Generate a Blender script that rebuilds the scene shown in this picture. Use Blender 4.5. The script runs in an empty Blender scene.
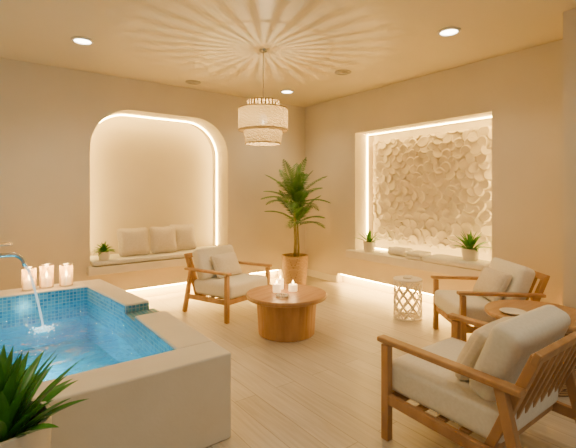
import bpy, bmesh, math, random
import numpy as np
from mathutils import Vector, Matrix
random.seed(7)
rng = np.random.RandomState(5)
COL = bpy.context.scene.collection

# ------------------------------------------------------------ materials
def new_mat(name):
    m = bpy.data.materials.new(name); m.use_nodes = True
    nt = m.node_tree
    return m, nt, nt.nodes['Principled BSDF']

def mat(name, c, rough=0.6, c2=None, scale=20.0, stretch=(1,1,1), bump=0.0, bscale=None, metal=0.0, spec=None, emis=None, estr=0.0, sss=0.0, detail=4):
    m, nt, b = new_mat(name)
    b.inputs['Base Color'].default_value = (*c, 1)
    b.inputs['Roughness'].default_value = rough
    b.inputs['Metallic'].default_value = metal
    if spec is not None: b.inputs['Specular IOR Level'].default_value = spec
    if emis:
        b.inputs['Emission Color'].default_value = (*emis, 1)
        b.inputs['Emission Strength'].default_value = estr
    if sss:
        b.inputs['Subsurface Weight'].default_value = sss
        b.inputs['Subsurface Radius'].default_value = (.05,.03,.02)
    if c2 or bump:
        tc = nt.nodes.new('ShaderNodeTexCoord'); mp = nt.nodes.new('ShaderNodeMapping')
        mp.inputs['Scale'].default_value = stretch
        nt.links.new(tc.outputs['Object'], mp.inputs['Vector'])
        n = nt.nodes.new('ShaderNodeTexNoise'); n.inputs['Scale'].default_value = scale; n.inputs['Detail'].default_value = detail
        nt.links.new(mp.outputs[0], n.inputs['Vector'])
        if c2:
            r = nt.nodes.new('ShaderNodeValToRGB')
            r.color_ramp.elements[0].position = .3; r.color_ramp.elements[1].position = .7
            r.color_ramp.elements[0].color = (*c, 1); r.color_ramp.elements[1].color = (*c2, 1)
            nt.links.new(n.outputs['Fac'], r.inputs[0]); nt.links.new(r.outputs[0], b.inputs['Base Color'])
        if bump:
            n2 = nt.nodes.new('ShaderNodeTexNoise'); n2.inputs['Scale'].default_value = bscale or scale; n2.inputs['Detail'].default_value = 6
            nt.links.new(mp.outputs[0], n2.inputs['Vector'])
            bp = nt.nodes.new('ShaderNodeBump'); bp.inputs['Strength'].default_value = bump; bp.inputs['Distance'].default_value = .01
            nt.links.new(n2.outputs['Fac'], bp.inputs['Height']); nt.links.new(bp.outputs[0], b.inputs['Normal'])
    return m

def emit(name, c, s):
    m = bpy.data.materials.new(name); m.use_nodes = True; nt = m.node_tree; nt.nodes.clear()
    o = nt.nodes.new('ShaderNodeOutputMaterial'); e = nt.nodes.new('ShaderNodeEmission')
    e.inputs[0].default_value = (*c, 1); e.inputs[1].default_value = s
    nt.links.new(e.outputs[0], o.inputs[0]); return m

def brick(name, c1, c2, cm, bw, bh, mortar, rough=.4, rot=0, axes='XY', grain=False, offset=.5, bump=.2):
    m, nt, b = new_mat(name)
    tc = nt.nodes.new('ShaderNodeTexCoord'); mp = nt.nodes.new('ShaderNodeMapping')
    nt.links.new(tc.outputs['Object'], mp.inputs['Vector'])
    src = mp.outputs[0]
    mp.inputs['Rotation'].default_value = (0, 0, rot)
    if axes != 'XY':
        sx = nt.nodes.new('ShaderNodeSeparateXYZ'); cx = nt.nodes.new('ShaderNodeCombineXYZ')
        nt.links.new(src, sx.inputs[0])
        if axes == 'ALL':   # (x+y, z)
            ad = nt.nodes.new('ShaderNodeMath'); ad.operation = 'ADD'
            nt.links.new(sx.outputs[0], ad.inputs[0]); nt.links.new(sx.outputs[1], ad.inputs[1])
            nt.links.new(ad.outputs[0], cx.inputs[0]); nt.links.new(sx.outputs[2], cx.inputs[1])
        src = cx.outputs[0]
    br = nt.nodes.new('ShaderNodeTexBrick'); br.offset = offset
    br.inputs['Color1'].default_value = (*c1, 1); br.inputs['Color2'].default_value = (*c2, 1); br.inputs['Mortar'].default_value = (*cm, 1)
    br.inputs['Scale'].default_value = 1; br.inputs['Brick Width'].default_value = bw; br.inputs['Row Height'].default_value = bh
    br.inputs['Mortar Size'].default_value = mortar; br.inputs['Mortar Smooth'].default_value = .1
    nt.links.new(src, br.inputs['Vector'])
    out = br.outputs['Color']
    if grain:
        mp2 = nt.nodes.new('ShaderNodeMapping'); mp2.inputs['Scale'].default_value = (1.2, 22, 1)
        nt.links.new(src, mp2.inputs['Vector'])
        n = nt.nodes.new('ShaderNodeTexNoise'); n.inputs['Scale'].default_value = 2.0; n.inputs['Detail'].default_value = 6; n.inputs['Distortion'].default_value = .6
        nt.links.new(mp2.outputs[0], n.inputs['Vector'])
        r = nt.nodes.new('ShaderNodeValToRGB'); r.color_ramp.elements[0].position = .3; r.color_ramp.elements[1].position = .72
        r.color_ramp.elements[0].color = (.77, .755, .73, 1); r.color_ramp.elements[1].color = (1, 1, 1, 1)
        nt.links.new(n.outputs['Fac'], r.inputs[0])
        mx = nt.nodes.new('ShaderNodeMixRGB'); mx.blend_type = 'MULTIPLY'; mx.inputs[0].default_value = 1
        nt.links.new(out, mx.inputs[1]); nt.links.new(r.outputs[0], mx.inputs[2]); out = mx.outputs[0]
    nt.links.new(out, b.inputs['Base Color']); b.inputs['Roughness'].default_value = rough
    bp = nt.nodes.new('ShaderNodeBump'); bp.inputs['Strength'].default_value = bump; bp.inputs['Distance'].default_value = .003; bp.invert = True
    nt.links.new(br.outputs['Fac'], bp.inputs['Height']); nt.links.new(bp.outputs[0], b.inputs['Normal'])
    return m

LEDC = (1.0, .62, .15)
M_wall = mat('plaster_wall', (.69,.61,.475), .85, (.73,.65,.515), 1.6, bump=.08, bscale=18)
M_ceil = mat('plaster_ceiling', (.74,.635,.43), .45, (.77,.665,.46), 1.2)
M_floor = brick('wood_plank_floor', (.54,.485,.41), (.62,.56,.485), (.38,.33,.27), 1.6, .17, .003, .35, rot=math.pi/2, grain=True)
M_stucco = mat('pool_stucco', (.75,.69,.59), .6, (.79,.735,.64), 6, bump=.08, bscale=60)
M_tile = brick('mosaic_tile', (.03,.17,.31), (.11,.36,.50), (.30,.43,.48), .03, .03, .003, .2, axes='ALL', offset=0)
M_tiletop = brick('mosaic_tile_top', (.03,.17,.31), (.11,.36,.50), (.30,.43,.48), .03, .03, .003, .2, offset=0)
M_poolfloor = mat('pool_floor', (.0,.27,.44), .4, (.01,.46,.62), 5)
M_wood = mat('oak_wood', (.34,.18,.075), .45, (.48,.28,.13), 3, stretch=(4,4,1), bump=.05, bscale=30)
M_woodh = mat('oak_wood_top', (.36,.195,.085), .4, (.48,.29,.14), 2.5, stretch=(1,9,1))
M_linen = mat('linen_fabric', (.74,.71,.64), .9, (.81,.78,.71), 60, bump=.25, bscale=350)
M_pillow = mat('pillow_fabric', (.64,.58,.49), .9, (.72,.66,.57), 50, bump=.25, bscale=300)
M_led = emit('led_strip', LEDC, 100)
M_ledtoe = emit('led_toe', (1,.56,.11), 240)
M_lamp = emit('downlight_disc', (1,.88,.68), 18)
M_fil = emit('filament_glow', (1,.80,.5), 60)
M_flame = emit('flame', (1,.62,.22), 40)
M_leaf = mat('leaf_green', (.035,.18,.02), .35, (.10,.34,.05), 8)
M_leaf2 = mat('leaf_dark', (.04,.14,.028), .4, (.10,.26,.05), 9)
M_pot = mat('ceramic_white', (.76,.71,.63), .5)
M_soil = mat('soil', (.06,.04,.025), .95)
M_chrome = mat('brushed_nickel', (.60,.58,.55), .25, metal=1)
M_wax = mat('wax', (.92,.80,.60), .5, sss=.3, emis=(1,.58,.22), estr=1.8)  # emission paints the candle glow into the wax itself
M_white = mat('white_paint', (.80,.75,.67), .5)
M_vent = mat('vent_grille', (.46,.41,.33), .6)
M_panel = mat('relief_plaster', (.74,.64,.47), .8, (.79,.69,.52), 7)
M_trunk = mat('palm_trunk', (.20,.16,.06), .7, (.28,.24,.10), 20)
M_ratt = brick('rattan_weave', (.50,.30,.14), (.62,.40,.20), (.20,.11,.05), .035, .016, .003, .6, axes='ALL', bump=1)
M_basket = brick('basket_weave', (.48,.32,.17), (.58,.40,.22), (.28,.18,.08), .04, .02, .002, .6, axes='ALL', bump=1)

def mixmat(name, parts):
    m = bpy.data.materials.new(name); m.use_nodes = True; nt = m.node_tree; nt.nodes.clear()
    o = nt.nodes.new('ShaderNodeOutputMaterial'); cur = None
    for kind, c, wt in parts:
        n = nt.nodes.new(kind); n.inputs[0].default_value = (*c, 1)
        if kind == 'ShaderNodeEmission': n.inputs[1].default_value = 9
        if kind == 'ShaderNodeBsdfGlossy': n.inputs['Roughness'].default_value = .05
        if cur is None: cur = n.outputs[0]
        else:
            mx = nt.nodes.new('ShaderNodeMixShader'); mx.inputs[0].default_value = wt
            nt.links.new(cur, mx.inputs[1]); nt.links.new(n.outputs[0], mx.inputs[2]); cur = mx.outputs[0]
    nt.links.new(cur, o.inputs[0]); return m
M_shade = mixmat('woven_shade', [('ShaderNodeBsdfDiffuse',(.66,.52,.29),0),('ShaderNodeBsdfTranslucent',(.66,.49,.22),.16),('ShaderNodeBsdfTransparent',(1,1,1),.08)])
M_shade2 = mixmat('woven_shade_reed', [('ShaderNodeBsdfDiffuse',(.54,.41,.22),0),('ShaderNodeBsdfTranslucent',(.7,.5,.22),.08)])
M_slat = mixmat('lamp_slat', [('ShaderNodeBsdfDiffuse',(.42,.31,.16),0)])
M_bulb = mixmat('bulb_glass', [('ShaderNodeBsdfTransparent',(1,1,1),0),('ShaderNodeEmission',(1,.82,.5),.5)])
M_glass = mixmat('candle_glass', [('ShaderNodeBsdfTransparent',(.98,.95,.9),0),('ShaderNodeBsdfTranslucent',(1,.72,.36),.35),('ShaderNodeBsdfGlossy',(1,1,1),.06)])

def water_mat():
    m = bpy.data.materials.new('water'); m.use_nodes = True; nt = m.node_tree; nt.nodes.clear()
    o = nt.nodes.new('ShaderNodeOutputMaterial')
    t = nt.nodes.new('ShaderNodeBsdfTransparent'); t.inputs[0].default_value = (.45,.90,.97, 1)
    g = nt.nodes.new('ShaderNodeBsdfGlossy'); g.inputs['Roughness'].default_value = .05
    f = nt.nodes.new('ShaderNodeFresnel'); f.inputs[0].default_value = 1.22
    mx = nt.nodes.new('ShaderNodeMixShader')
    nt.links.new(f.outputs[0], mx.inputs[0]); nt.links.new(t.outputs[0], mx.inputs[1]); nt.links.new(g.outputs[0], mx.inputs[2]); nt.links.new(mx.outputs[0], o.inputs[0])
    tc = nt.nodes.new('ShaderNodeTexCoord'); n = nt.nodes.new('ShaderNodeTexNoise')
    n.inputs['Scale'].default_value = 9; n.inputs['Detail'].default_value = 4; n.inputs['Distortion'].default_value = 1.5
    nt.links.new(tc.outputs['Object'], n.inputs['Vector'])
    bp = nt.nodes.new('ShaderNodeBump'); bp.inputs['Strength'].default_value = 1.0; bp.inputs['Distance'].default_value = .06
    nt.links.new(n.outputs['Fac'], bp.inputs['Height']); nt.links.new(bp.outputs[0], g.inputs['Normal']); nt.links.new(bp.outputs[0], f.inputs['Normal'])
    return m
M_water = water_mat()

# ------------------------------------------------------------ mesh helpers
def obj(name, verts, faces, m, smooth=False):
    me = bpy.data.meshes.new(name); me.from_pydata([tuple(v) for v in verts], [], faces); me.update()
    o = bpy.data.objects.new(name, me); COL.objects.link(o)
    if m: me.materials.append(m)
    if smooth:
        for p in me.polygons: p.use_smooth = True
    return o

def from_bm(name, bm, m, smooth=False):
    me = bpy.data.meshes.new(name); bm.to_mesh(me); bm.free()
    o = bpy.data.objects.new(name, me); COL.objects.link(o)
    if m: me.materials.append(m)
    if smooth:
        for p in me.polygons: p.use_smooth = True
    return o

def box(name, lo, hi, m, bev=0.0, seg=2):
    bm = bmesh.new(); bmesh.ops.create_cube(bm, size=1)
    lo = Vector(lo); hi = Vector(hi); c = (lo+hi)/2; s = hi-lo
    for v in bm.verts: v.co = Vector((v.co.x*s.x, v.co.y*s.y, v.co.z*s.z)) + c
    if bev > 0: bmesh.ops.bevel(bm, geom=bm.edges[:], offset=bev, segments=seg, affect='EDGES', profile=.5)
    bmesh.ops.recalc_face_normals(bm, faces=bm.faces[:])
    return from_bm(name, bm, m)

def prism(name, pts, z0, z1, m, bev=0.0):
    bm = bmesh.new(); n = len(pts)
    a = [bm.verts.new((p[0],p[1],z0)) for p in pts]; b = [bm.verts.new((p[0],p[1],z1)) for p in pts]
    bm.faces.new(a[::-1]); bm.faces.new(b)
    for i in range(n): bm.faces.new((a[i],a[(i+1)%n],b[(i+1)%n],b[i]))
    if bev: bmesh.ops.bevel(bm, geom=bm.edges[:], offset=bev, segments=2, affect='EDGES', profile=.5)
    bmesh.ops.recalc_face_normals(bm, faces=bm.faces[:])
    return from_bm(name, bm, m)

def beam(name, p1, p2, w, t, m, bev=.005, side=(1,0,0)):
    p1 = Vector(p1); p2 = Vector(p2); d = (p2-p1); L = d.length; z = d.normalized()
    x = Vector(side); x = (x - z*x.dot(z)).normalized(); y = z.cross(x)
    bm = bmesh.new(); bmesh.ops.create_cube(bm, size=1)
    for v in bm.verts: v.co = Vector((v.co.x*w, v.co.y*t, v.co.z*L))
    if bev: bmesh.ops.bevel(bm, geom=bm.edges[:], offset=bev, segments=2, affect='EDGES', profile=.5)
    M = Matrix((x, y, z)).transposed().to_4x4(); M.translation = (p1+p2)/2
    o = from_bm(name, bm, m)
    o.data.transform(M)
    return o

def lathe(name, prof, m, n=48, loc=(0,0,0), smooth=True, cap=True):
    vs = []; fs = []
    for (r, z) in prof:
        for i in range(n):
            a = 2*math.pi*i/n; vs.append((loc[0]+r*math.cos(a), loc[1]+r*math.sin(a), loc[2]+z))
    for j in range(len(prof)-1):
        for i in range(n):
            k = (i+1) % n; fs.append((j*n+i, j*n+k, (j+1)*n+k, (j+1)*n+i))
    if cap:
        fs.append(tuple(reversed(range(n)))); fs.append(tuple((len(prof)-1)*n+i for i in range(n)))
    o = obj(name, vs, fs, m, smooth)
    if smooth:
        for p in o.data.polygons:
            if len(p.vertices) > 4: p.use_smooth = False
        try: o.data.set_sharp_from_angle(angle=math.radians(40))
        except Exception: pass
    return o

def tube(name, pts, r, m, n=10, closed=False, radii=None):
    pts = [Vector(p) for p in pts]; N = len(pts); vs = []; fs = []
    prev = None
    for i, p in enumerate(pts):
        if closed: d = pts[(i+1) % N]-pts[i-1]
        else: d = pts[min(i+1, N-1)]-pts[max(i-1, 0)]
        d.normalize()
        if prev is None:
            a = Vector((0,0,1)) if abs(d.z) < .9 else Vector((1,0,0))
            x = (a - d*a.dot(d)).normalized()
        else: x = (prev - d*prev.dot(d)).normalized()
        prev = x; y = d.cross(x); rr = radii[i] if radii else r
        for k in range(n):
            a = 2*math.pi*k/n; vs.append(p + (x*math.cos(a)+y*math.sin(a))*rr)
    R = N if closed else N-1
    for i in range(R):
        j = (i+1) % N
        for k in range(n):
            l = (k+1) % n; fs.append((i*n+k, i*n+l, j*n+l, j*n+k))
    if not closed:
        fs.append(tuple(reversed(range(n)))); fs.append(tuple((N-1)*n+k for k in range(n)))
    return obj(name, vs, fs, m, True)

def cushion(name, w, d, h, r, m, bulge=.12, n=14, pinch=0.0):
    bm = bmesh.new()
    g = [math.sin((i/n*2-1)*math.pi/2) for i in range(n+1)]
    cache = {}
    def V(x, y, z):
        k = (round(x,5), round(y,5), round(z,5))
        if k not in cache: cache[k] = bm.verts.new(k)
        return cache[k]
    for ax in range(3):
        for s in (-1, 1):
            for i in range(n):
                for j in range(n):
                    q = [(g[i],g[j]),(g[i+1],g[j]),(g[i+1],g[j+1]),(g[i],g[j+1])]
                    vs = []
                    for a, b in q:
                        c = [0,0,0]; c[ax] = s; c[(ax+1)%3] = a; c[(ax+2)%3] = b; vs.append(V(*c))
                    bm.faces.new(vs if s > 0 else vs[::-1])
    hs = Vector((w/2, d/2, h/2))
    for v in bm.verts:
        x, y, z = v.co
        p = Vector((x*hs.x, y*hs.y, z*hs.z))
        inner = Vector([max(-(hs[i]-r), min(hs[i]-r, p[i])) for i in range(3)])
        dd = p-inner
        if dd.length > 1e-6: p = inner + dd.normalized()*min(r, dd.length) if sum(abs(c) > .999 for c in (x,y,z)) else p
        p.z *= 1 + bulge*(1-x*x)*(1-y*y)
        if pinch:
            e = max(abs(x), abs(y))
            p.z *= (1 - pinch*(e**3))
            k = 1 - .07*(1-min(1, abs(x)*abs(y)*1.0))*e
            p.x *= k; p.y *= k
        v.co = p
    bmesh.ops.recalc_face_normals(bm, faces=bm.faces[:])
    return from_bm(name, bm, m, True)

def place(o, loc=(0,0,0), rot=(0,0,0)):
    M = Matrix.Translation(Vector(loc)) @ Matrix.Rotation(rot[2],4,'Z') @ Matrix.Rotation(rot[1],4,'Y') @ Matrix.Rotation(rot[0],4,'X')
    o.data.transform(M); return o

def group(name, parts, loc=(0,0,0), rz=0.0, sc=1.0):
    e = bpy.data.objects.new(name, None); COL.objects.link(e)
    e.location = loc; e.rotation_euler = (0,0,rz); e.empty_display_size = .1; e.scale = (sc,sc,sc)
    for p in parts: p.parent = e
    return e

def curve_wall(name, outer, inner, half, loc, rot, m):
    cu = bpy.data.curves.new(name, 'CURVE'); cu.dimensions = '2D'; cu.fill_mode = 'BOTH'; cu.extrude = half
    for pts in [outer]+inner:
        s = cu.splines.new('POLY'); s.points.add(len(pts)-1); s.use_cyclic_u = True
        for i, p in enumerate(pts): s.points[i].co = (p[0], p[1], 0, 1)
    t = bpy.data.objects.new('tmp', cu); COL.objects.link(t)
    t.location = loc; t.rotation_euler = rot
    bpy.context.view_layer.update()
    dg = bpy.context.evaluated_depsgraph_get()
    me = bpy.data.meshes.new_from_object(t.evaluated_get(dg)); me.transform(t.matrix_world)
    bpy.data.objects.remove(t)
    o = bpy.data.objects.new(name, me); COL.objects.link(o)
    me.materials.clear(); me.materials.append(m)
    for p in me.polygons: p.use_smooth = False
    return o

# ------------------------------------------------------------ room shell
XR, YB, H = 4.45, 5.42, 2.87
XL, YF = -1.6, -1.2
box('floor', (XL-.1, YF, -.1), (XR+.55, YB+.55, 0), M_floor)
box('ceiling', (XL-.1, YF, H), (XR+.55, YB+.55, H+.12), M_ceil)

ax0, ax1, az0, az1, ar = 1.07, 2.96, .47, 2.47, .52
def arch_pts(x0, x1, z0, z1, r, n=14):
    p = [(x0,z0),(x1,z0)]
    for i in range(n+1):
        a = math.pi/2*i/n; p.append((x1-r+r*math.cos(a), z1-r+r*math.sin(a)))
    for i in range(n+1):
        a = math.pi/2+math.pi/2*i/n; p.append((x0+r+r*math.cos(a), z1-r+r*math.sin(a)))
    return p
TK = .15
outer = [(XL,0),(.95,0),(.95,TK),(3.95,TK),(3.95,0),(XR,0),(XR,H),(XL,H)]
curve_wall('wall_back', outer, [arch_pts(ax0,ax1,az0,az1,ar)], .25, (0,YB+.25,0), (math.pi/2,0,0), M_wall)
box('wall_niche_back', (XL, YB+.5, 0), (XR, YB+.55, H), M_wall)
box('trim_toe_kick_back', (.96, YB+.10, 0), (3.94, YB+.14, TK-.002), M_wall)
box('led_strip_floor_back', (1.0, YB+.02, TK-.014), (3.9, YB+.045, TK-.003), M_ledtoe)

ny0, ny1, nz0, nz1 = 2.22, 4.25, .48, 2.29
outer = [(1.31,0),(1.5,0),(1.5,TK),(4.62,TK),(4.62,0),(YB+.5,0),(YB+.5,H),(1.31,H)]
hole = [(ny0,nz0),(ny1,nz0),(ny1,nz1),(ny0,nz1)]
curve_wall('wall_right', outer, [hole], .21, (XR+.21,0,0), (math.pi/2,0,math.pi/2), M_wall)
box('wall_niche_right', (XR+.42, 1.31, 0), (XR+.47, YB+.5, H), M_wall)
box('trim_toe_kick_right', (XR+.10, 1.51, 0), (XR+.14, 4.61, TK-.002), M_wall)
box('led_strip_floor_right', (XR+.02, 1.55, TK-.014), (XR+.045, 4.58, TK-.003), M_ledtoe)
box('wall_pilaster', (3.78, YF, 0), (XR+.4, 1.308, H), M_wall)
box('wall_left', (XL-.1, YF, 0), (XL, YB+.5, H), M_wall)
box('baseboard_right', (XR-.014, 4.63, 0), (XR-.001, YB-.002, .11), M_white, .003)
box('baseboard_back', (3.96, YB-.014, 0), (XR-.016, YB-.001, .11), M_white, .003)

def arch_path(inset, y):
    p = []
    x0, x1, z1, r = ax0+inset, ax1-inset, az1-inset, ar-inset
    p.append((x1, y, az0+.12))
    for i in range(17):
        a = math.pi/2*i/16; p.append((x1-r+r*math.cos(a), y, z1-r+r*math.sin(a)))
    for i in range(17):
        a = math.pi/2+math.pi/2*i/16; p.append((x0+r+r*math.cos(a), y, z1-r+r*math.sin(a)))
    p.append((x0, y, az0+.12)); return p
tube('led_strip_arch', arch_path(.014, YB+.34), .008, M_led, 6)
xl = XR+.255
tube('led_strip_niche', [(xl, ny1-.014, nz0+.12),(xl, ny1-.014, nz1-.014),(xl, ny0+.014, nz1-.014),(xl, ny0+.014, nz0+.12)], .008, M_led, 6)
tube('led_strip_niche_bottom', [(XR+.245, ny0+.05, nz0+.10),(XR+.245, ny1-.05, nz0+.10)], .007, M_led, 6)

def relief():
    W = ny1-ny0-.16; Hh = 1.50; nx, nz = 300, 225
    y = np.linspace(0, W, nx); z = np.linspace(0, Hh, nz); YY, ZZ = np.meshgrid(y, z)
    hgt = np.zeros_like(YY)
    sx = .125; i = 0
    for b in np.arange(-.1, Hh+.2, sx*.76):
        for a in np.arange(-.1, W+.2, sx):
            cy = a + (i % 2)*sx/2 + rng.uniform(-.030,.030); cz = b+rng.uniform(-.025,.025)
            an = rng.uniform(0, 2*np.pi); am = rng.uniform(.12,.24); R = rng.uniform(.068,.088); el = rng.uniform(.88,1.14); ra = rng.uniform(0,np.pi)
            dy = YY-cy; dz = ZZ-cz
            u = dy*np.cos(ra)+dz*np.sin(ra); v = -dy*np.sin(ra)+dz*np.cos(ra)
            d = np.sqrt((u*el)**2 + (v/el)**2)
            hh = .016 + rng.uniform(0,.006) + (dy*np.cos(an)+dz*np.sin(an))*am + 1.5*d**2
            q = np.clip((R-d)/.014, 0, 1); hh = hh*np.sqrt(q*(2-q))
            hgt = np.maximum(hgt, hh)
        i += 1
    hgt = np.clip(hgt, 0, .055)
    vs = [(XR+.33-hgt[j,i_], ny0+.08+y[i_], nz0+.2+z[j]) for j in range(nz) for i_ in range(nx)]
    fs = [(j*nx+i_, j*nx+i_+1, (j+1)*nx+i_+1, (j+1)*nx+i_) for j in range(nz-1) for i_ in range(nx-1)]
    a = obj('relief', vs, fs, M_panel, True)
    b = box('backing', (XR+.331, ny0+.08, nz0+.2), (XR+.36, ny1-.08, nz0+.2+Hh), M_panel)
    group('carved_wall_panel', [a, b])
relief()

p = [box('seat_slab', (ax0+.003, YB-.12, az0+.003), (ax1-.003, YB+.49, az0+.04), M_stucco, .006),
     box('front_nosing', (ax0-.04, YB-.13, az0-.06), (ax1+.04, YB-.003, az0+.04), M_stucco, .008)]
c = cushion('seat_pad', ax1-ax0-.03, .56, .06, .02, M_linen, .02); place(c, ((ax0+ax1)/2, YB+.18, az0+.072)); p.append(c)
group('built_in_bench', p)
p = [box('sill', (XR+.003, ny0+.003, nz0+.003), (XR+.415, ny1-.003, nz0+.08), M_stucco, .004),
     box('nosing', (XR-.13, 1.95, nz0-.03), (XR-.002, 4.32, nz0+.08), M_stucco, .01)]
group('niche_ledge', p)
c = cushion('bench_cushion', .34, .78, .07, .025, M_linen, .05); place(c, (XR+.03, 2.62, nz0+.08+.037))

# ------------------------------------------------------------ downlights
def downlight(x, y, power=60):
    ring = lathe('trim_ring', [(.075,-.001),(.10,-.001),(.10,-.012),(.078,-.016),(.075,-.001)], M_white, 32, cap=False)
    disc = lathe('lens', [(.0745,-.004),(.0745,-.008)], M_lamp, 32)
    group('recessed_downlight', [ring, disc], (x, y, H))
    l = bpy.data.lights.new('spot', 'SPOT'); l.energy = power; l.color = (1,.80,.50); l.spot_size = math.radians(140); l.spot_blend = .9; l.shadow_soft_size = .08
    o = bpy.data.objects.new('downlight_beam', l); COL.objects.link(o); o.location = (x, y, H-.03)
for x, y in [(.79,4.33),(3.40,2.085),(3.54,4.72),(.8,1.2),(2.6,.2),(-.8,2.6)]:  # second half of the list: unseen downlights, added as fill light
    downlight(x, y, 50)
for x, y in [(2.255,5.08),(3.525,3.57)]:
    a = lathe('frame', [(.0,-.001),(.10,-.001),(.10,-.008),(.085,-.010),(.0,-.010)], M_vent, 32, cap=False)
    bs = [tube('grille_ring', [(r*math.cos(t*math.pi/12), r*math.sin(t*math.pi/12), -.012) for t in range(24)], .003, M_vent, 6, True) for r in (.03,.055,.08)]
    group('ceiling_speaker', [a]+bs, (x, y, H))

# ------------------------------------------------------------ pendant lamp
def pendant(x, y):
    P = []
    P.append(lathe('canopy', [(.0,0),(.045,0),(.04,-.018),(.012,-.025),(.0,-.025)], M_chrome, 24, cap=False))
    P.append(tube('cord', [(0,0,-.02),(0,0,-.62)], .004, mat('cord_dark',(.10,.07,.05),.6), 8))
    P.append(lathe('socket', [(.008,-.60),(.010,-.61),(.010,-.645),(.008,-.65)], M_chrome, 16))
    P.append(lathe('bulb', [(.008,-.65),(.022,-.665),(.045,-.71),(.040,-.745),(.018,-.77),(.001,-.775)], M_bulb, 20))
    P.append(tube('filament', [(0,0,-.725),(0,0,-.76)], .007, M_fil, 8))
    ns = 28
    tiers = [(.165,.170,-.53,-.605),(.252,.252,-.61,-.825),(.200,.180,-.83,-.965)]
    for ti, (r1, r2, z1, z2) in enumerate(tiers):
        for r, z in ((r1,z1),(r2,z2)):
            P.append(tube('hoop_%d' % ti, [(r*math.cos(t*math.pi/24), r*math.sin(t*math.pi/24), z) for t in range(48)], .006 if ti else .004, M_shade2, 8, True))
        if ti == 0:
            for k in range(ns):
                a = 2*math.pi*k/ns; h = math.pi/ns*.45
                vs = []
                for (r, z) in ((.02,z1),(r1,z1),(r2,z2)):
                    for s in (-h, h): vs.append((r*math.cos(a+s), r*math.sin(a+s), z))
                P.append(obj('slat', vs, [(0,1,3,2),(2,3,5,4)], M_slat))
            P.append(tube('hub_ring', [(.02*math.cos(t*math.pi/12), .02*math.sin(t*math.pi/12), z1) for t in range(24)], .003, M_slat, 6, True))
        else:
            n = 96; vs = []; fs = []; rows = 14 if ti == 1 else 10
            for j in range(rows+1):
                f = j/rows
                for i in range(n):
                    a = 2*math.pi*i/n; rr = r1+(r2-r1)*f
                    rr += .003*(1 if (i//2+j) % 2 else -1)
                    vs.append((rr*math.cos(a), rr*math.sin(a), z1+(z2-z1)*f))
            for j in range(rows):
                for i in range(n):
                    k = (i+1) % n; fs.append((j*n+i, j*n+k, (j+1)*n+k, (j+1)*n+i))
            P.append(obj('woven_wall_%d' % ti, vs, fs, M_shade, False))
    def annulus(nm, ra, rb, z):
        n = 48; vs = []
        for r in (ra, rb):
            for i in range(n):
                a = 2*math.pi*i/n; vs.append((r*math.cos(a), r*math.sin(a), z))
        fs = [(i, (i+1)%n, n+(i+1)%n, n+i) for i in range(n)]
        return obj(nm, vs, fs, M_shade2)
    P.append(annulus('shoulder', .170, .252, -.608)); P.append(annulus('step', .200, .252, -.828))
    group('pendant_lamp', P, (x, y, H))
    l = bpy.data.lights.new('pendant_bulb', 'POINT'); l.energy = 55; l.color = (1,.77,.43); l.shadow_soft_size = .006
    o = bpy.data.objects.new('pendant_bulb_light', l); COL.objects.link(o); o.location = (x, y, H-.69)
pendant(2.325, 3.51)

# ------------------------------------------------------------ armchair
def armchair(loc, rz, sc=1.0):
    P = []
    W = .39
    for s in (-1, 1):
        x = s*(W-.025)
        P.append(beam('front_leg', (x,-.35,0), (x,-.35,.55), .045, .05, M_wood))
        P.append(beam('rear_leg', (x,.43,0), (x,.30,.55), .045, .05, M_wood))
        P.append(beam('armrest', (x,-.40,.575), (x,.40,.555), .065, .03, M_wood, .008))
        P.append(beam('side_rail', (x,-.35,.24), (x,.38,.21), .03, .06, M_wood))
        P.append(beam('back_post', (x*.90,.22,.20), (x*.90,.44,.72), .035, .045, M_wood))
    xi = W-.05
    P.append(beam('front_rail', (-xi,-.345,.235), (xi,-.345,.235), .06, .03, M_wood, side=(0,0,1)))
    P.append(beam('back_rail', (-xi,.245,.23), (xi,.245,.23), .05, .03, M_wood, side=(0,0,1)))
    P.append(beam('top_rail', (-.35,.44,.71), (.35,.44,.71), .06, .03, M_wood, side=(0,.39,.92)))
    for k in range(7):
        x = -.27+.09*k
        P.append(beam('back_slat', (x,.25,.25), (x,.435,.69), .03, .015, M_wood, .003))
    for k in range(5):
        y = -.28+.13*k
        P.append(beam('seat_slat', (-xi,y,.245), (xi,y,.245), .05, .015, M_wood, .003, side=(0,1,0)))
    c = cushion('seat_cushion', .69, .68, .18, .045, M_linen, .06); place(c, (0,-.045,.348), (math.radians(-2),0,0)); P.append(c)
    c = cushion('back_cushion', .64, .40, .15, .05, M_linen, .18); place(c, (0,.235,.61), (math.radians(68),0,0)); P.append(c)
    c = cushion('throw_pillow', .46, .32, .14, .05, M_pillow, .25, pinch=.55); place(c, (.03,.075,.585), (math.radians(62),0,math.radians(4))); P.append(c)
    return group('armchair', P, loc, rz, sc)
armchair((2.36,4.30,0), math.radians(15), .92)
armchair((3.80,1.98,0), math.radians(-128), .93)
armchair((2.21,1.18,0), math.radians(180), .98)

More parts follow.
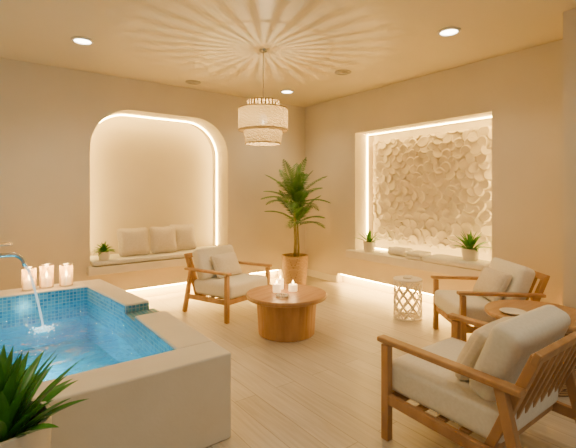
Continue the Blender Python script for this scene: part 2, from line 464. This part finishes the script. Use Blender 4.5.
# ------------------------------------------------------------ coffee table
def coffee_table(x, y):
    P = []
    P.append(lathe('round_top', [(.0,.355),(.385,.355),(.40,.362),(.405,.375),(.405,.390),(.398,.40),(.0,.402)], M_woodh, 64, cap=False))
    n = 120; prof = [(.275,0),(.282,.01),(.290,.15),(.30,.30),(.305,.354)]
    vs = []; fs = []
    for (r, z) in prof:
        for i in range(n):
            a = 2*math.pi*i/n; rr = r - (.003 if i % 5 == 0 else 0); vs.append((rr*math.cos(a), rr*math.sin(a), z))
    for j in range(len(prof)-1):
        for i in range(n):
            k = (i+1) % n; fs.append((j*n+i, j*n+k, (j+1)*n+k, (j+1)*n+i))
    fs.append(tuple(reversed(range(n))))
    P.append(obj('staved_drum_base', vs, fs, M_wood, False))
    return group('coffee_table', P, (x, y, 0), .3)
coffee_table(2.46, 3.29)

def candle(x, y, z, r, h):
    a = lathe('wax_body', [(.0,0),(r,0),(r,h-.004),(r*.93,h),(r*.3,h-.006),(0,h-.008)], M_wax, 24, cap=False)
    b = tube('wick', [(0,0,h-.01),(0.001,0,h+.008)], .0015, M_soil, 6)
    P = [a, b]
    P.append(lathe('flame', [(.0005,h+.004),(.009,h+.014),(.007,h+.026),(.0005,h+.046)], M_flame, 12))
    l = bpy.data.lights.new('candle', 'POINT'); l.energy = 1.6; l.color = (1,.6,.25); l.shadow_soft_size = .02
    o = bpy.data.objects.new('candle_light', l); COL.objects.link(o); o.location = (x, y, z+h+.07)
    return group('pillar_candle', P, (x, y, z))
candle(2.39,3.36,.403,.04,.08)
candle(2.55,3.30,.403,.045,.065)
candle(2.50,3.45,.403,.035,.10)
P = []
for k in range(12):
    a = 2*math.pi*k/12; bm = bmesh.new(); bmesh.ops.create_icosphere(bm, subdivisions=2, radius=.013)
    o = from_bm('bead', bm, M_white, True); place(o, (.05*math.cos(a), .05*math.sin(a), .0135)); P.append(o)
group('bead_garland', P, (2.32,3.17,.403))
def lattice(x, y):
    P = [lathe('top_disc', [(0,.42),(.15,.42),(.158,.426),(.158,.438),(.15,.444),(0,.444)], M_white, 48, cap=False),
         tube('base_ring', [(.145*math.cos(t*math.pi/20), .145*math.sin(t*math.pi/20), .012) for t in range(40)], .011, M_white, 8, True)]
    for s in (-1, 1):
        for k in range(9):
            a0 = 2*math.pi*k/9
            P.append(tube('lattice_bar', [((.147)*math.cos(a0+s*f*2.1), .147*math.sin(a0+s*f*2.1), .01+.412*f) for f in [i/14 for i in range(15)]], .009, M_white, 6))
    return group('lattice_side_table', P, (x, y, 0))
lattice(3.84, 2.86)
c = cushion('soap_dish', .14, .09, .022, .009, M_pot, 0.1); place(c, (3.84,2.86,.457), (0,0,.5))

def side_table(x, y):
    P = [lathe('round_top', [(0,.475),(.345,.475),(.36,.482),(.362,.50),(.355,.508),(0,.51)], M_woodh, 64, cap=False)]
    prof = [(.24,0),(.27,.02),(.29,.12),(.30,.25),(.29,.38),(.27,.472)]
    P.append(lathe('rattan_drum', prof, M_ratt, 64))
    for r, z in ((.248,.01),(.277,.46)):
        P.append(tube('rim_braid', [(r*math.cos(t*math.pi/24), r*math.sin(t*math.pi/24), z) for t in range(48)], .012, M_ratt, 8, True))
    return group('rattan_side_table', P, (x, y, 0))
side_table(3.34, 1.32)
lathe('ceramic_tray', [(0,0),(.07,0),(.09,.014),(.086,.014),(.068,.005),(0,.005)], M_pot, 32, (3.16,1.42,.511), cap=False)

# ------------------------------------------------------------ plants
def blade(vs, fs, o, az, el, L, w, droop, n=7, fold=.25):
    o = Vector(o); b = len(vs)
    h = Vector((math.cos(az), math.sin(az), 0)); s = Vector((-math.sin(az), math.cos(az), 0))
    p = o.copy(); e = el
    for i in range(n+1):
        f = i/n
        ww = w*(0.55+1.2*f if f < .3 else .91*(1-((f-.3)/.7)**1.8)) + .0008
        d = h*math.cos(e)+Vector((0,0,1))*math.sin(e); up = -h*math.sin(e)+Vector((0,0,1))*math.cos(e)
        vs += [p - s*ww/2 + up*ww*fold, p.copy(), p + s*ww/2 + up*ww*fold]
        p = p + d*(L/n); e -= droop/n
    for i in range(n):
        a = b+3*i; fs += [(a,a+1,a+4,a+3),(a+1,a+2,a+5,a+4)]

def leafy(name, n, L, w, m, z, el=(20,85), droop=.8, r0=.02, seed=1):
    rr = random.Random(seed); vs = []; fs = []
    for i in range(n):
        f = i/(n-1); e = math.radians(el[1]+(el[0]-el[1])*f + rr.uniform(-6,6)); az = i*2.39996+rr.uniform(-.2,.2)
        l = L*rr.uniform(.8,1.1)
        blade(vs, fs, (r0*math.cos(az)*f, r0*math.sin(az)*f, z), az, e, l, w*rr.uniform(.85,1.1), droop*rr.uniform(.6,1.3)*(.4+.6*f))
    return obj(name, vs, fs, m, True)

def potted(name, loc, pr, ph, n, L, w, mleaf, mpot, seed, el=(20,85), droop=.8, taper=.8):
    P = [lathe('pot', [(0,0),(pr*taper,0),(pr*(taper+.04),.008),(pr,ph),(pr*.9,ph),(pr*.88,ph*.9),(0,ph*.9)], mpot, 40, cap=False),
         lathe('soil', [(0,ph*.9),(pr*.88,ph*.9+.004)], M_soil, 24, cap=False),
         leafy('leaves', n, L, w, mleaf, ph*.9, el, droop, pr*.5, seed)]
    return group(name, P, loc)
potted('potted_dracaena', (.05,1.75,0), .165, .60, 52, .29, .064, M_leaf, M_pot, 3, (30,88), .5)
potted('potted_succulent', (4.48,4.00,nz0+.081), .09, .14, 30, .19, .034, M_leaf, M_pot, 5, (20,88), .5)
potted('potted_succulent', (4.46,2.47,nz0+.08+.078), .095, .13, 34, .23, .042, M_leaf, M_pot, 8, (15,88), .6)
potted('potted_fern', (1.23,5.42,az0+.106), .07, .10, 44, .14, .028, M_leaf, M_pot, 11, (10,88), 1.3)

def frond(vs, fs, o, az, el, L, droop, nl, ll, rr, stem):
    o = Vector(o); h = Vector((math.cos(az), math.sin(az), 0)); s = Vector((-math.sin(az), math.cos(az), 0)); p = o.copy(); e = el; pts = []
    N = nl
    for i in range(N+1):
        f = i/N; d = h*math.cos(e)+Vector((0,0,1))*math.sin(e); up = -h*math.sin(e)+Vector((0,0,1))*math.cos(e)
        pts.append(p.copy())
        if f > .1:
            l = ll*(math.sin(math.pi*min(1, (f*.85+.18)))**.6)*rr.uniform(.85,1.1)+.02
            for sg in (-1, 1):
                dr = (s*sg*.75 + d*.75 + up*.12).normalized(); b = len(vs); w = .0125
                tip = p + dr*l + Vector((0,0,-l*.22)); mid = p + dr*l*.45 + Vector((0,0,.004))
                q2 = d*w
                vs += [p - q2*.4, p+q2*.4, mid+q2, mid-q2, tip]
                fs += [(b,b+1,b+2,b+3),(b+3,b+2,b+4)]
        p = p + d*(L/N); e -= droop/N
    stem.append(pts)
def palm(x, y):
    rr = random.Random(4); vs = []; fs = []; stems = []
    P = []
    for (cx, cy, cz, k, L) in [(0,0,1.17,22,.60),(.03,-.02,.90,14,.50)]:
        for i in range(k):
            f = i/(k-1); az = i*2.39996+rr.uniform(-.2,.2); el = math.radians(88-60*f)
            frond(vs, fs, (cx,cy,cz+.14*(1-f)), az, el, L*rr.uniform(.85,1.1), .3+.9*f, 18, .16, rr, stems)
    P.append(obj('fronds', vs, fs, M_leaf2, False))
    for i, s in enumerate(stems): P.append(tube('rachis', s, .003, M_leaf2, 5))
    P.append(tube('trunk', [(0,0,.42),(.01,0,.7),(0,.005,1.0),(0,0,1.27)], .02, M_trunk, 10, radii=[.026,.022,.02,.012]))
    P.append(tube('trunk_small', [(.04,-.03,.42),(.045,-.03,.6),(.03,-.02,.96)], .02, M_trunk, 10, radii=[.018,.016,.010]))
    P.append(lathe('planter', [(0,0),(.15,0),(.16,.01),(.195,.49),(.18,.49),(.17,.43),(0,.43)], M_basket, 48, cap=False))
    P.append(lathe('soil', [(0,.43),(.168,.435)], M_soil, 24, cap=False))
    return group('potted_palm', P, (x, y, 0))
palm(3.70, 4.74)

# ------------------------------------------------------------ cushions, towels
def pillow(name, w, h, t, loc, tilt, rz):
    c = cushion(name, w, h, t, t*.4, M_pillow, .3, pinch=.6); place(c, loc, (math.radians(tilt),0,math.radians(rz))); return c
zb = az0+.106
pillow('throw_pillow', .42,.38,.15, (1.63,5.56,zb+.18), 72, 3)
pillow('throw_pillow', .37,.38,.14, (2.03,5.56,zb+.18), 74, -4)
pillow('throw_pillow', .42,.39,.14, (2.36,5.68,zb+.185), 74, 5)
P = []
for dx in (0, .11):
    P.append(tube('rolled_towel', [(dx, -.13+.26*k/6, .052) for k in range(7)], .05, M_linen, 20))
group('towel_stack', P, (4.48,3.50,nz0+.081))
P = []
for i in range(2):
    c = cushion('fold', .26, .22, .045, .02, M_linen, .08); place(c, (0,0,.024+.046*i)); P.append(c)
group('folded_blanket', P, (4.46,3.16,nz0+.081), .05)

# ------------------------------------------------------------ plunge pool
PZ = .49; RZ = .515
x0, x1, y0, y1 = -.95, 1.15, 2.06, 4.54
xin = .92
xi0, yi0, yi1 = x0+.25, y0+.24, 4.26
yn0, yn1 = 3.10, 3.36
xfar_o, xfar_i = .99, .82
P = []
P.append(box('front_wall', (x0,y0,0), (x1,yi0,PZ), M_stucco, .012, 3))
P.append(box('side_wall', (xin,yi0,0), (x1,yn0,PZ), M_stucco, .006))
P.append(box('notch_wall', (xin,yn0,0), (x1-.003,yn1,PZ-.055), M_stucco))
P.append(box('notch_tiles', (xin,yn0,PZ-.055), (x1-.003,yn1,PZ-.04), M_tiletop))
P.append(prism('raised_side_wall', [(xin,yn1),(1.11,yn1),(xfar_o,y1),(xfar_i,y1),(xfar_i,yi1)], 0, RZ, M_stucco, .006))
P.append(box('raised_end_tiles', (xin+.005,yn1-.008,PZ-.039), (1.105,yn1-.001,RZ-.012), M_tile))
P.append(box('far_wall', (x0,yi1,0), (xfar_i,y1,RZ), M_stucco, .006))
P.append(box('left_wall', (x0,yi0,0), (xi0,yi1,PZ), M_stucco, .006))
P.append(box('basin_floor', (xi0,yi0,.001), (xin,yi1,.03), M_poolfloor))
t = .006
P.append(box('tile_far', (xi0,yi1-t,.24), (xfar_i,yi1-.0005,RZ-.012), M_tile))
P.append(box('tile_side', (xin-t,yi0,.24), (xin-.0005,yn0,PZ-.012), M_tile))
P.append(box('tile_notch', (xin-t,yn0,.24), (xin-.0005,yn1,PZ-.041), M_tile))
P.append(prism('tile_side_far', [(xin-t,yn1),(xin-.0005,yn1),(xfar_i-.0005,yi1-t),(xfar_i-t,yi1-t)], .24, RZ-.012, M_tile))
P.append(box('tile_front', (xi0,yi0+.0005,.24), (xin,yi0+t,PZ-.012), M_tile))
for nm, lo, hi in [('liner_far',(xi0,yi1-.005,.03),(xfar_i,yi1-.0005,.24)),('liner_side',(xin-.005,yi0,.03),(xin-.0005,yn1,.24)),('liner_front',(xi0,yi0+.0005,.03),(xin,yi0+.005,.24)),('liner_left',(xi0+.0005,yi0,.03),(xi0+.005,yi1,.40))]:
    P.append(box(nm, lo, hi, M_poolfloor))
P.append(prism('liner_side_far', [(xin-.005,yn1),(xin-.0005,yn1),(xfar_i-.0005,yi1-t),(xfar_i-.005,yi1-t)], .03, .24, M_poolfloor))
WZ = .385
nx, ny = 90, 100; vs = []; fs = []
imp = (.38, 3.52)
for j in range(ny+1):
    Y = yi0+.007+(yi1-yi0-.014)*j/ny
    xr = xin-.007 if Y < yn1 else xin-.007-(xin-xfar_i)*(Y-yn1)/(yi1-yn1)
    for i in range(nx+1):
        X = xi0+.007+(xr-xi0-.007)*i/nx
        d = math.hypot(X-imp[0], Y-imp[1])
        z = WZ + .007*math.cos(d*45)*math.exp(-d*2.4) + .0035*math.sin(X*13+Y*7)+.003*math.sin(Y*17-X*9)+.002*math.sin(X*29+Y*21)
        vs.append((X, Y, z))
for j in range(ny):
    for i in range(nx): a = j*(nx+1)+i; fs.append((a,a+1,a+nx+2,a+nx+1))
P.append(obj('water_surface', vs, fs, M_water, True))
group('plunge_pool', P)
for (x, y, e) in [(.1,3.1,5),(.36,3.55,11),(.55,2.65,3)]:
    l = bpy.data.lights.new('underwater', 'POINT'); l.energy = e; l.color = (.50,.95,1); l.shadow_soft_size = .05
    o = bpy.data.objects.new('underwater_light', l); COL.objects.link(o); o.location = (x, y, .24)
P = []
fx, fy = -.80, 3.56
P.append(lathe('flange', [(.05,0),(.05,.012),(.03,.02),(.025,.06)], M_chrome, 24, (fx,fy,PZ)))
zt = .955
pts = [(fx,fy,PZ+.02),(fx,fy,zt-.12)] + [(fx+.12-.12*math.cos(a), fy, zt-.12+.12*math.sin(a)) for a in [math.pi/2*i/8 for i in range(9)]]
pts += [(-.3,fy,zt),(.1,fy,zt),(.18,fy,zt)] + [(.18+.08*math.sin(a), fy, zt-.08+.08*math.cos(a)) for a in [math.pi/2*i/8 for i in range(1,8)]] + [(.265,fy,zt-.09)]
P.append(tube('gooseneck_spout', pts, .016, M_chrome, 16))
P.append(tube('mixer_bar', [(fx,fy+.03,PZ+.02),(fx,fy+.03,1.0),(fx+.03,fy+.03,1.03),(-.1,fy+.03,1.03),(.19,fy+.03,1.03)], .013, M_chrome, 12))
group('pool_faucet', P)
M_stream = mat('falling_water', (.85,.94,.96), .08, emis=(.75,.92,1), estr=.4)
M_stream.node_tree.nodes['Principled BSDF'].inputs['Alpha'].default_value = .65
pts = []; rad = []
for i in range(14):
    f = i/13; pts.append((.270+.11*f**.7, fy-.04*f, zt-.094-(zt-.094-WZ)*f)); rad.append(.010-.003*f+.0012*math.sin(i*2.1))
P = [tube('stream', pts, .012, M_stream, 10, radii=rad)]
for r in (.03,.06):
    P.append(tube('foam_ring', [(imp[0]+(r+.008*math.sin(5*t))*math.cos(t*math.pi/20), imp[1]+(r+.008*math.cos(4*t))*math.sin(t*math.pi/20), WZ+.004) for t in range(40)], .005, M_stream, 6, True))
for k in range(50):
    a = random.uniform(0,6.28); r = random.uniform(.01,.11); bm = bmesh.new(); bmesh.ops.create_icosphere(bm, subdivisions=1, radius=random.uniform(.003,.008))
    o = from_bm('bubble', bm, M_stream, True); place(o, (imp[0]+r*math.cos(a), imp[1]+r*math.sin(a), WZ+.006)); P.append(o)
group('water_stream', P)
for (x, y, r, h) in [(.36,4.41,.058,.20),(.50,4.42,.058,.21),(.66,4.40,.058,.20)]:
    Q = [lathe('jar', [(r-.004,.004),(r,.008),(r,h)], M_glass, 32, cap=False),
         tube('jar_rim', [(r*math.cos(t*math.pi/16), r*math.sin(t*math.pi/16), h) for t in range(32)], .003, M_chrome, 6, True),
         lathe('base', [(0,0),(r,0),(r,.012),(0,.012)], M_chrome, 32, cap=False),
         lathe('wax', [(0,.012),(r*.75,.012),(r*.75,h*.45),(0,h*.45)], M_wax, 24, cap=False),
         lathe('flame', [(.0005,h*.45),(.012,h*.45+.015),(.010,h*.45+.03),(.0005,h*.45+.06)], M_flame, 12)]
    group('candle_jar', Q, (x, y, RZ+.001))
    l = bpy.data.lights.new('candle', 'POINT'); l.energy = 3.6; l.color = (1,.56,.18); l.shadow_soft_size = .02
    o = bpy.data.objects.new('candle_light', l); COL.objects.link(o); o.location = (x, y, RZ+h*.88)

# ------------------------------------------------------------ world & camera
w = bpy.data.worlds.new('World'); bpy.context.scene.world = w; w.use_nodes = True
w.node_tree.nodes['Background'].inputs[0].default_value = (1,.86,.64,1); w.node_tree.nodes['Background'].inputs[1].default_value = .40

cam = bpy.data.cameras.new('Camera'); co = bpy.data.objects.new('Camera', cam); COL.objects.link(co)
co.location = (0,0,1.4); co.rotation_euler = (math.pi/2, 0, math.radians(-37))
cam.sensor_width = 36; cam.lens = 409/576*36; cam.shift_y = -31/576; cam.clip_start = .05
bpy.context.scene.camera = co
